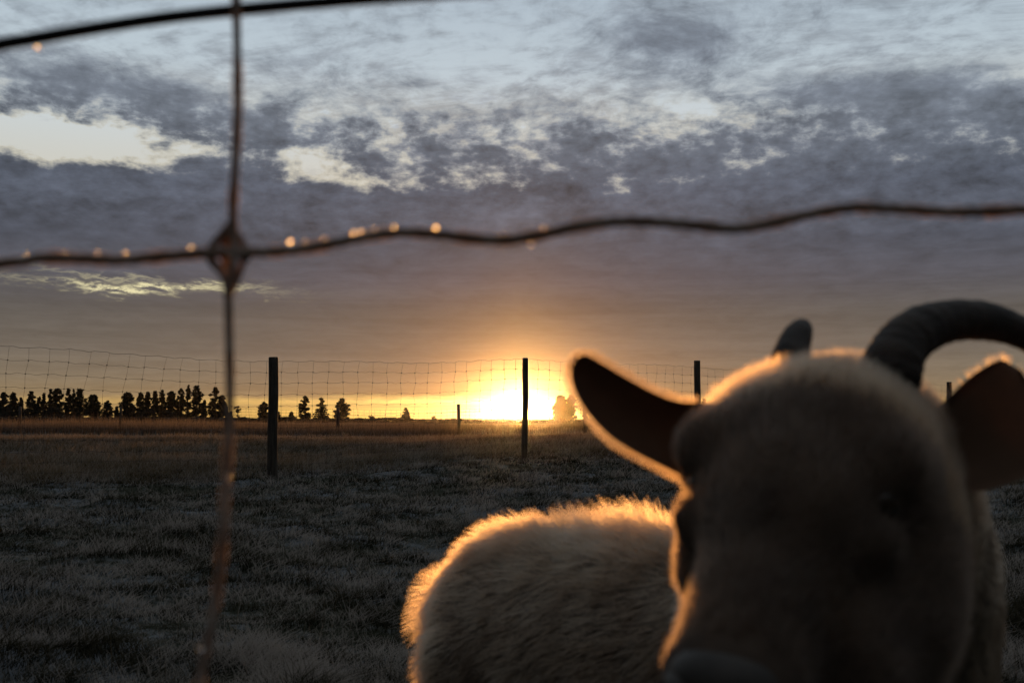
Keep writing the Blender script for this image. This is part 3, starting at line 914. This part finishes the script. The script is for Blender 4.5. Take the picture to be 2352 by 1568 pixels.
# trunk
ba = Vector((.74, -.67, 0)).normalized(); bn = Vector((.67, .74, 0))
bn.normalize()
rump = Vector((.020, 1.43, .418)); chest = Vector((.29, 1.10, .420))
BA = (ba, bn, Vector((0, 0, 1)))
ell(rump + Vector((0, 0, .01)), BA, (.118, .118, .138))
ell(rump.lerp(chest, .35), BA, (.15, .140, .150))
ell(rump.lerp(chest, .65) - Vector((0, 0, .015)), BA, (.15, .142, .158))
ell(chest, BA, (.125, .122, .150))
limb([rump + Vector((0, 0, .016)), rump.lerp(chest, .5) + Vector((0, 0, .020)), chest + Vector((0, 0, .02))], [.128, .136, .130], 20)
ell(chest + Vector((0, 0, .08)), BA, (.09, .07, .075))
# tail
limb([rump - ba * .09 + Vector((0, 0, .05)), rump - ba * .152 + Vector((0, 0, .045)), rump - ba * .178 + Vector((0, 0, .0))], [.026, .020, .010])
# legs
gz = float(ground_h(.12, 1.22))
feet = []
for s in (-1, 1):
    b0 = chest + bn * s * .065
    gzz = gz
    K = [b0 + Vector((0, 0, -.05)), b0 + Vector((0, 0, -.14)) - ba * .01, Vector((b0.x, b0.y, gzz + .20)) + ba * .012, Vector((b0.x, b0.y, gzz + .05)) + ba * .005, Vector((b0.x, b0.y, gzz + .03)) + ba * .015]
    limb(K, [.055, .034, .022, .015, .017], 12); feet.append(Vector((K[-1].x, K[-1].y, gzz)))
    b0 = rump + bn * s * .07
    K = [b0 + Vector((0, 0, -.02)), b0 + ba * .05 + Vector((0, 0, -.15)), Vector((b0.x, b0.y, gzz + .19)) - ba * .06, Vector((b0.x, b0.y, gzz + .05)) - ba * .05, Vector((b0.x, b0.y, gzz + .03)) - ba * .035]
    limb(K, [.085, .055, .024, .016, .018], 12); feet.append(Vector((K[-1].x, K[-1].y, gzz)))
tmp_me = bpy.data.meshes.new('tmp'); bm.normal_update(); bm.to_mesh(tmp_me); bm.free()
tmp = bpy.data.objects.new('tmp', tmp_me); col.objects.link(tmp)
md = tmp.modifiers.new('r', 'REMESH'); md.mode = 'VOXEL'; md.voxel_size = .0062; md.use_smooth_shade = True
sm = tmp.modifiers.new('s', 'SMOOTH'); sm.factor = .5; sm.iterations = 9
bpy.context.view_layer.update()
dg = bpy.context.evaluated_depsgraph_get()
body_me = bpy.data.meshes.new_from_object(tmp.evaluated_get(dg))
bpy.data.objects.remove(tmp)
body_me.materials.clear()
nv = len(body_me.vertices); bco = np.empty(nv * 3); body_me.vertices.foreach_get('co', bco); bco = bco.reshape(-1, 3)
bno = np.empty(nv * 3); body_me.vertices.foreach_get('normal', bno); bno = bno.reshape(-1, 3)
body_me.calc_loop_triangles()
tr_ = np.empty(len(body_me.loop_triangles) * 3, dtype=np.int32); body_me.loop_triangles.foreach_get('vertices', tr_); tr_ = tr_.reshape(-1, 3)
# ears (appended to the body mesh)
def ear_geo(Uq, Lq, Yb, Yt, cup, thick):
    ns, ntt = 22, 10
    Uc = catmull([Vector((a, b_, 0)) for a, b_ in Uq], 8); Lc = catmull([Vector((a, b_, 0)) for a, b_ in Lq], 8)
    def samp(c, t_):
        f_ = t_ * (len(c) - 1); i = min(int(f_), len(c) - 2); return c[i].lerp(c[i + 1], f_ - i)
    front, back = [], []
    for i in range(ns):
        s_ = i / (ns - 1)
        Y_ = Yb + (Yt - Yb) * s_
        for j in range(ntt):
            t_ = j / (ntt - 1)
            q = samp(Uc, s_).lerp(samp(Lc, s_), t_)
            dcup = cup * (4 * t_ * (1 - t_)) * (1 - .5 * s_)
            th_ = thick * (4 * t_ * (1 - t_)) ** .5 * (1 - s_ ** 4) ** .5 + .0003
            p = at(q.x, q.y, Y_ + dcup)
            front.append(p - Vector((0, th_ / 2, 0))); back.append(p + Vector((0, th_ / 2, 0)))
    V_ = front + back; F_ = []; o = ns * ntt
    for i in range(ns - 1):
        for j in range(ntt - 1):
            a = i * ntt + j
            F_.append((a, a + 1, a + ntt + 1, a + ntt)); F_.append((o + a, o + a + ntt, o + a + ntt + 1, o + a + 1))
    rim = [i * ntt for i in range(ns)] + [(ns - 1) * ntt + j for j in range(1, ntt)] + [i * ntt + ntt - 1 for i in range(ns - 2, -1, -1)] + [j for j in range(ntt - 2, 0, -1)]
    for a, b_ in zip(rim, rim[1:] + rim[:1]): F_.append((a, a + o, b_ + o, b_))
    return V_, F_, [V_[i] for i in rim[:len(rim) - ntt + 2]]
e1 = ear_geo([(1640, 925), (1560, 922), (1500, 900), (1440, 868), (1385, 836), (1345, 815), (1322, 826)],
             [(1600, 1110), (1560, 1090), (1480, 1050), (1405, 1005), (1348, 945), (1316, 885), (1312, 845)], .668, .625, .012, .005)
e2 = ear_geo([(2120, 960), (2165, 925), (2210, 880), (2252, 848), (2290, 828), (2308, 828)],
             [(2230, 1130), (2290, 1120), (2365, 1085), (2395, 1000), (2385, 920), (2345, 850)], .675, .70, .012, .006)
bmj = bmesh.new(); bmj.from_mesh(body_me)
for f_ in bmj.faces: f_.material_index = 0
for V_, F_, _ in (e1, e2):
    vs = [bmj.verts.new(v_) for v_ in V_]
    for f_ in F_:
        nf_ = bmj.faces.new([vs[i] for i in f_]); nf_.material_index = 1; nf_.smooth = True
for v_ in bmj.verts: v_.co -= GB
bmj.normal_update()
bmj.to_mesh(body_me); bmj.free()
body_me.name = 'body'; body_me.materials.append(M['skin']); body_me.materials.append(M['ear'])
body_me.polygons.foreach_set('use_smooth', np.ones(len(body_me.polygons), dtype=bool))
link('body', body_me, goat)
# horns
def horn(cl, wpx, Ys, n=16):
    P_ = [at(a, b_, Y_) for (a, b_), Y_ in zip(cl, Ys)]
    P_ = catmull(P_, 10)
    W = catmull([Vector((w_ * Y_ / FPX / 2, 0, 0)) for w_, Y_ in zip(wpx, Ys)], 10)
    rad = [q.x * (1 + .02 * math.sin(i * 1.45 + 1.6 * math.sin(i * .37)) + .02 * math.sin(i * .31)) for i, q in enumerate(W)]
    return MB().add(tube(P_, rad, n, True))
horn([(2045, 880), (2052, 832), (2078, 786), (2130, 751), (2205, 735), (2285, 742), (2360, 772), (2430, 825), (2475, 900)],
     [132, 136, 122, 110, 97, 86, 72, 54, 16], [.66, .665, .675, .69, .71, .735, .76, .785, .80]).build('horn', M['horn'], goat, GB)
horn([(1812, 870), (1815, 820), (1828, 780), (1843, 752), (1849, 738)],
     [94, 84, 72, 46, 12], [.675, .685, .70, .715, .72]).build('horn', M['horn'], goat, GB)
for s in (-1, 1):
    bm = bmesh.new(); bmesh.ops.create_uvsphere(bm, u_segments=20, v_segments=12, radius=.0108)
    for f_ in bm.faces: f_.smooth = True
    me = bpy.data.meshes.new('eye'); bm.to_mesh(me); bm.free(); me.materials.append(M['eye'])
    link('eye', me, goat, H(s * .0455, .088, .010) - GB)
for q in feet:
    mb = MB()
    for s in (-1, 1):
        c = q + bn * s * .010
        mb.add(tube([c + Vector((0, 0, .0)), c + Vector((0, 0, .02)), c + Vector((0, 0, .038)) - ba * .004], [.0145, .0135, .010], 10))
    mb.build('hoof', M['hoof'], goat, GB)
bmn = bmesh.new(); rt = bmesh.ops.create_icosphere(bmn, subdivisions=3, radius=1)
for v_ in rt['verts']:
    q = v_.co.copy(); v_.co = H(0, .213, -.004) + hr * q.x * .027 + hf * q.y * .0185 + hu * q.z * .019 - GB
for f_ in bmn.faces: f_.smooth = True
me = bpy.data.meshes.new('nose'); bmn.to_mesh(me); bmn.free(); me.materials.append(M['hoof']); link('nose', me, goat)
# nostrils
nm = MB()
for s in (-1, 1):
    nm.add(tube([H(s * .009, .2305, .000), H(s * .016, .2285, .004), H(s * .022, .222, .006)], [.0045, .005, .003], 8))
nm.build('nostrils', M['hoof'], goat, GB)
# coat
A, B_, C_ = bco[tr_[:, 0]], bco[tr_[:, 1]], bco[tr_[:, 2]]
ar = np.linalg.norm(np.cross(B_ - A, C_ - A), axis=1) / 2
cen = (A + B_ + C_) / 3
polln = np.array(poll)
dh = cen - polln
fcoord = dh @ np.array(hf)
is_head = (cen[:, 1] < .74) & (cen[:, 2] > .48)
wgt = ar * np.where(is_head, 3.2, 1.0) * np.where(cen[:, 2] < .25, .35, 1.0)
nf = 170000
ti = rng.choice(len(tr_), nf, p=wgt / wgt.sum())
r1 = np.sqrt(rng.random(nf)); r2 = rng.random(nf)
wa, wb, wc = 1 - r1, r1 * (1 - r2), r1 * r2
root = A[ti] * wa[:, None] + B_[ti] * wb[:, None] + C_[ti] * wc[:, None]
nor = bno[tr_[ti, 0]] * wa[:, None] + bno[tr_[ti, 1]] * wb[:, None] + bno[tr_[ti, 2]] * wc[:, None]
nor /= np.linalg.norm(nor, axis=1)[:, None]
hd = is_head[ti]
comb = np.where(hd[:, None], -np.array(hf)[None, :], (-np.array(ba) * .7 + np.array([0, 0, -.7]))[None, :])
# tufting
tuft = np.stack([fbm(root[:, 0] * 38 + 5, root[:, 2] * 38 + root[:, 1] * 20, 2), fbm(root[:, 1] * 38 + 50, root[:, 0] * 38, 2), fbm(root[:, 2] * 38 + 90, root[:, 1] * 38, 2)], 1)
spine = np.clip(nor[:, 2], 0, 1) ** 4 * (~hd) * (root[:, 1] > .97)
tail_m = ((root - np.array(rump)) @ np.array(-ba) > .115)
Lf = np.where(hd, .004 + .003 * rng.random(nf), .009 + .010 * rng.random(nf)) * (1 + 1.2 * spine)
Lf = np.where(~hd & (root[:, 1] < .97), Lf * .55, Lf)
Lf = Lf * (1 + spine * np.clip(1.6 * fbm(root[:, 0] * 26, root[:, 1] * 9, 2), -.7, 1.2))
Lf = np.where(tail_m, .032, Lf)
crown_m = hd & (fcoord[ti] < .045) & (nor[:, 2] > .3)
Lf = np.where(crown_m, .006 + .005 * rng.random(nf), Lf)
Lf = np.where((root[:, 2] < .25), .010, Lf)
dirn = nor * (.55 + .35 * spine[:, None] + .3 * tail_m[:, None]) + comb * .6 * (1 - .5 * spine[:, None]) + tuft * .5 + rng.normal(size=(nf, 3)) * .16
dirn /= np.linalg.norm(dirn, axis=1)[:, None]
# keep hair off the nose tip and eyes
kp = ~(hd & (fcoord[ti] > .205))
for s in (-1, 1):
    kp &= np.linalg.norm(root - np.array(H(s * .0455, .088, .010)), axis=1) > .0145
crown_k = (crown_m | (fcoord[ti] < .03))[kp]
root, dirn, Lf, nor, comb, hd = root[kp], dirn[kp], Lf[kp], nor[kp], comb[kp], hd[kp]
s4 = np.linspace(0, 1, 4)[None, :, None]
pos = root[:, None, :] + dirn[:, None, :] * Lf[:, None, None] * s4 + comb[:, None, :] * (Lf * .35)[:, None, None] * s4 ** 2
# ear fringe and back-of-ear hair
er, ed, elh = [], [], []
for V_, F_, rim, cnt in (e1 + (2600,), e2 + (160,)):
    cx = sum((v_ for v_ in rim), Vector()) / len(rim)
    sl_ = np.array([(rim[i + 1] - rim[i]).length for i in range(len(rim) - 1)]); sl_ = sl_ / sl_.sum()
    ch_ = rng.choice(len(rim) - 1, cnt, p=sl_)
    for i in ch_:
        i = int(i); p = rim[i].lerp(rim[i + 1], float(rng.random()))
        d_ = (p - cx); d_.y = 0; d_.normalize()
        tg = (rim[i + 1] - rim[i]).normalized(); nr = Vector((tg.z, 0, -tg.x)); nr = nr if nr.dot(d_) > 0 else -nr
        dd = (nr + d_ * .3 + Vector(rng.normal(size=3)) * .25 + Vector((0, .2, 0))).normalized()
        er.append(p); ed.append(dd); elh.append(.0028 + .0030 * rng.random())
er = np.array(er); ed = np.array(ed); elh = np.array(elh)
pos_e = er[:, None, :] + ed[:, None, :] * elh[:, None, None] * s4
wd_ = np.where(hd, .00015, .00024)
allp = np.concatenate([pos, pos_e]) - np.array(GB)
allr = np.concatenate([wd_[:, None] * (1 - .8 * s4[:, :, 0]), np.full((len(er), 1), .00012) * (1 - .6 * s4[:, :, 0])])
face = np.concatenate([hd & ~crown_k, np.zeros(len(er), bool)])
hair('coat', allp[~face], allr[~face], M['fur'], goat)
hair('shaded_face_coat', allp[face], allr[face], M['shaded_face_fur'], goat)

# ------------------------------------------------------------------ haze volume, added to spread a glow around the sun
bm = bmesh.new(); bmesh.ops.create_cube(bm, size=1)
for v_ in bm.verts: v_.co = Vector((v_.co.x * 1900, v_.co.y * 1500 + 350, v_.co.z * 22 + 9.0))
me = bpy.data.meshes.new('haze'); bm.to_mesh(me); bm.free()
m = bpy.data.materials.new('haze'); m.use_nodes = True; m.node_tree.nodes.clear()
pv = m.node_tree.nodes.new('ShaderNodeVolumePrincipled'); mo = m.node_tree.nodes.new('ShaderNodeOutputMaterial')
pv.inputs['Color'].default_value = (.95, .9, .85, 1); pv.inputs['Density'].default_value = .000025; pv.inputs['Anisotropy'].default_value = .972
m.node_tree.links.new(pv.outputs[0], mo.inputs['Volume'])
me.materials.append(m)
hz_ = link('haze', me); tag(hz_, 'thin low haze volume added for the glow around the rising sun', 'haze', None, 'stuff')
